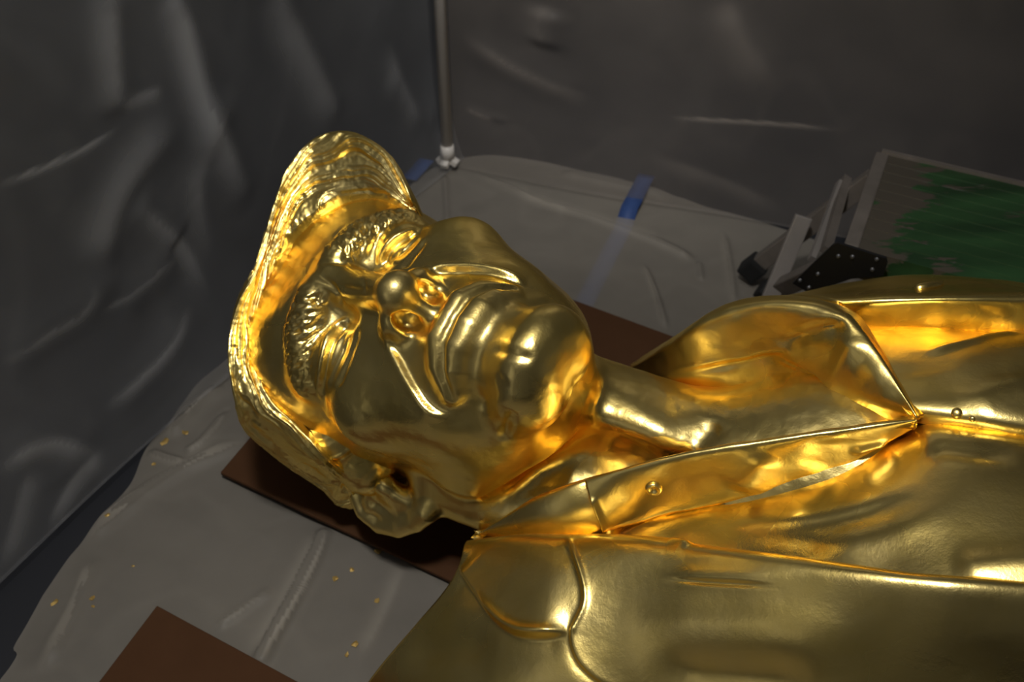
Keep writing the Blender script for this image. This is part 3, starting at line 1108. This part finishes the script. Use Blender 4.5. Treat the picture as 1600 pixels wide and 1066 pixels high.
# ------------------------------------------------------------------ green step platform
def paint_material():
    m, nt, b = mat('worn_green_paint')
    L = nt.links.new
    tc = node(nt, 'ShaderNodeTexCoord')
    mp = node(nt, 'ShaderNodeMapping')
    mp.inputs['Rotation'].default_value = (0, 0, math.radians(28.4))
    mp.inputs['Scale'].default_value = (2.2, 9, 9)
    L(tc.outputs['Object'], mp.inputs['Vector'])
    n = node(nt, 'ShaderNodeTexNoise', i_Scale=3.2, i_Detail=9.0, i_Roughness=.62)
    L(mp.outputs[0], n.inputs['Vector'])
    n2 = node(nt, 'ShaderNodeTexNoise', i_Scale=1.6, i_Detail=3.0)
    L(mp.outputs[0], n2.inputs['Vector'])
    g = ramp(nt, n2.outputs[0], [(.35, (.012, .040, .012)), (.65, (.028, .085, .026))])
    sep = node(nt, 'ShaderNodeSeparateXYZ')
    mr = node(nt, 'ShaderNodeMapping')
    mr.inputs['Rotation'].default_value = (0, 0, math.radians(28.4))
    L(tc.outputs['Object'], mr.inputs['Vector'])
    L(mr.outputs[0], sep.inputs[0])
    # paint is walked off towards the end of the deck
    ma = node(nt, 'ShaderNodeMath', operation='MULTIPLY_ADD')
    L(sep.outputs[0], ma.inputs[0])
    ma.inputs[1].default_value = 3.0
    ma.inputs[2].default_value = .20
    ad = node(nt, 'ShaderNodeMath', operation='ADD', use_clamp=True)
    cl = node(nt, 'ShaderNodeClamp')
    cl.inputs['Min'].default_value = -.2
    cl.inputs['Max'].default_value = .075
    L(ma.outputs[0], cl.inputs[0])
    L(cl.outputs[0], ad.inputs[0])
    L(n.outputs[0], ad.inputs[1])
    f = ramp(nt, ad.outputs[0], [(.44, (0, 0, 0)), (.48, (1, 1, 1))])
    mx = node(nt, 'ShaderNodeMixRGB')
    L(f, mx.inputs[0])
    mx.inputs[1].default_value = (.075, .063, .046, 1)
    L(g, mx.inputs[2])
    L(mx.outputs[0], b.inputs['Base Color'])
    b.inputs['Roughness'].default_value = .5
    bp = node(nt, 'ShaderNodeBump', i_Strength=.3, i_Distance=.003)
    L(f, bp.inputs['Height'])
    L(bp.outputs[0], b.inputs['Normal'])
    return m


GREEN = paint_material()
ALU = simple('dull_aluminium', (.22, .19, .165), .5, .25, (12, (.15, .13, .11)))
GREY = simple('grey_leg_metal', (.30, .27, .25), .45, .2, (9, (.24, .22, .2)))
BLACK = simple('black_plate', (.006, .006, .007), .5)
RUBBER = simple('black_rubber', (.008, .008, .008), .8)
RIVET = simple('rivet_steel', (.25, .25, .26), .35, .8)
LX, XF = np.array([.88, -.475, 0]), np.array([.42, .907, 0])
XF = XF / np.linalg.norm(XF)
nl = np.array([.692, 1.622, .47])
DW, DLN = .42, .72
plat = root('step_platform', (nl[0] + .3, nl[1] - .1, 0), 'worn green metal work platform behind the statue shoulder', 'platform')
plat.location = (nl[0], nl[1], 0)
bpy.context.view_layer.update()
bm = bmesh.new()
nr = 10
prof = []
for k in range(nr):
    y0, y1 = DW * k / nr, DW * (k + 1) / nr
    g = .0035
    prof += [(y0 + g, 0), (y1 - g, 0), (y1 - g * .5, -.006), (y1 + g * .5, -.006)] if k < nr - 1 else [(y0 + g, 0), (y1, 0)]
prof = [(0, 0)] + prof + [(DW, -.07), (DW - .012, -.07), (DW - .012, -.016), (.012, -.016), (.012, -.07), (0, -.07)]
prism(bm, [nl + XF * a + np.array([0, 0, b_]) for a, b_ in prof], LX * DLN)
obj_bm('deck', bm, GREEN, plat)
bm = bmesh.new()
prism(bm, [nl + XF * a + np.array([0, 0, b_]) - LX * .012 for a, b_ in [(0, .003), (DW, .003), (DW, -.075), (0, -.075)]], LX * .03)
bevel(bm, .004)
obj_bm('end_cap', bm, ALU, plat)
bm = bmesh.new()
bar(bm, nl + XF * (DW + .004) + np.array([0, 0, -.03]), nl + XF * (DW + .004) + LX * DLN + np.array([0, 0, -.03]), .012, .075)
obj_bm('side_rail', bm, ALU, plat)


def leg(top, foot, label=None):
    bm = bmesh.new()
    bar(bm, top, foot, .045, .03, XF)
    bevel(bm, .004)
    o = obj_bm('leg', bm, ALU, plat)
    bpy.context.view_layer.update()
    d = np.array(foot) - np.array(top)
    d = d / np.linalg.norm(d)
    bm = bmesh.new()
    bar(bm, np.array(foot) - d * .05, np.array(foot) + d * .012, .058, .05, XF)
    bevel(bm, .008)
    f = obj_bm('rubber_foot', bm, RUBBER, o)
    return o


far_top = nl + XF * (DW - .03) + np.array([0, 0, -.05])
near_top = nl + XF * .03 + np.array([0, 0, -.05])
far_foot = P(1170, 424, .055)
near_foot = np.array([.67, 2.0, .055])
leg(far_top, far_foot)
leg(near_top, near_foot)
leg(far_top + LX * (DLN - .08), far_top + LX * (DLN - .08) + LX * .12 + np.array([0, .18, -.365]))
leg(near_top + LX * (DLN - .08), near_top + LX * (DLN - .08) + LX * .12 + np.array([0, .3, -.365]))
bm = bmesh.new()
bar(bm, P(1256, 338, .31), P(1196, 484, .08), .042, .016, FWD)
bevel(bm, .003)
obj_bm('brace', bm, GREY, plat)
bm = bmesh.new()
bar(bm, P(1312, 285, .38), P(1268, 405, .31), .012, .02, FWD)
bm2 = bmesh.new()
bar(bm2, P(1322, 280, .38), P(1290, 392, .36), .02, .02, FWD)
obj_bm('brace', bm2, ALU, plat)
obj_bm('brace', bm, GREY, plat)
# black hinge plate with its rivets, in one plane on the near leg
p0, p1, p2 = P(1303, 383, .49), P(1386, 409, .485), P(1250, 449, .35)
pn = np.cross(p1 - p0, p2 - p0)
pn /= np.linalg.norm(pn)
if pn @ (CAM - p0) < 0:
    pn = -pn


def on_plate(px, py, lift=0):
    d = ray(px, py)
    t = ((p0 + pn * lift - CAM) @ pn) / (d @ pn)
    return CAM + d * t


bm = bmesh.new()
prism(bm, [on_plate(*q) for q in [(1300, 384), (1308, 380), (1384, 404), (1386, 412), (1380, 432), (1330, 436), (1264, 458), (1238, 443)]], -pn * .006)
plate = obj_bm('hinge_plate', bm, BLACK, plat)
bpy.context.view_layer.update()
for q in [(1310, 400), (1332, 401), (1370, 405), (1363, 421), (1278, 428), (1250, 438), (1264, 449)]:
    bm = bmesh.new()
    c = on_plate(*q)
    tube(bm, c - pn * .002, c + pn * .004, .0055, 10, .003)
    obj_bm('rivet', bm, RIVET, plate)

# ------------------------------------------------------------------ gold crumbs on the sheet
FLAKE = simple('gold_crumb', (.6, .4, .12), .5, .6)
for (px, py, r, lab) in [
        (258, 691, 7, 'largest crumb of gold leaf, on the plastic left of the statue hair'), (289, 677, 4, 'gold leaf crumb on the plastic closest to the hair, right of the largest crumb'),
        (592, 862, 5, 'gold leaf crumb lying just off the near edge of the brown board below the ear'), (555, 1007, 4, 'gold leaf crumb on the plastic close to the gilded shoulder, low in the photo'),
        (85, 942, 4, 'leftmost gold leaf crumb, on the plastic near the dark floor gap'), (145, 935, 3, 'gold leaf crumb on the plastic left of the lower brown board corner'),
        (240, 725, 3, None), (590, 940, 3, None), (550, 890, 3, None), (524, 905, 3, None), (146, 948, 3, None), (208, 885, 2, None), (541, 1024, 3, None), (168, 806, 3, None)]:
    h = FLOOR_BVH.ray_cast(Vector(CAM), Vector(ray(px, py)))
    if h[0] is None:
        continue
    c = np.array(h[0])
    bm = bmesh.new()
    bmesh.ops.create_icosphere(bm, subdivisions=1, radius=1)
    for v in bm.verts:
        k = r * .0014 * (1 + .5 * random.uniform(-1, 1))
        v.co = Vector((v.co.x * k * 1.3 + c[0], v.co.y * k * 1.3 + c[1], (v.co.z + .8) * k * .35 + c[2]))
    tag(obj_bm('gold_leaf_flake', bm, FLAKE), lab or 'very small stray crumb of gold leaf on the plastic drop sheet', 'flake', 'gold leaf crumbs on the floor')
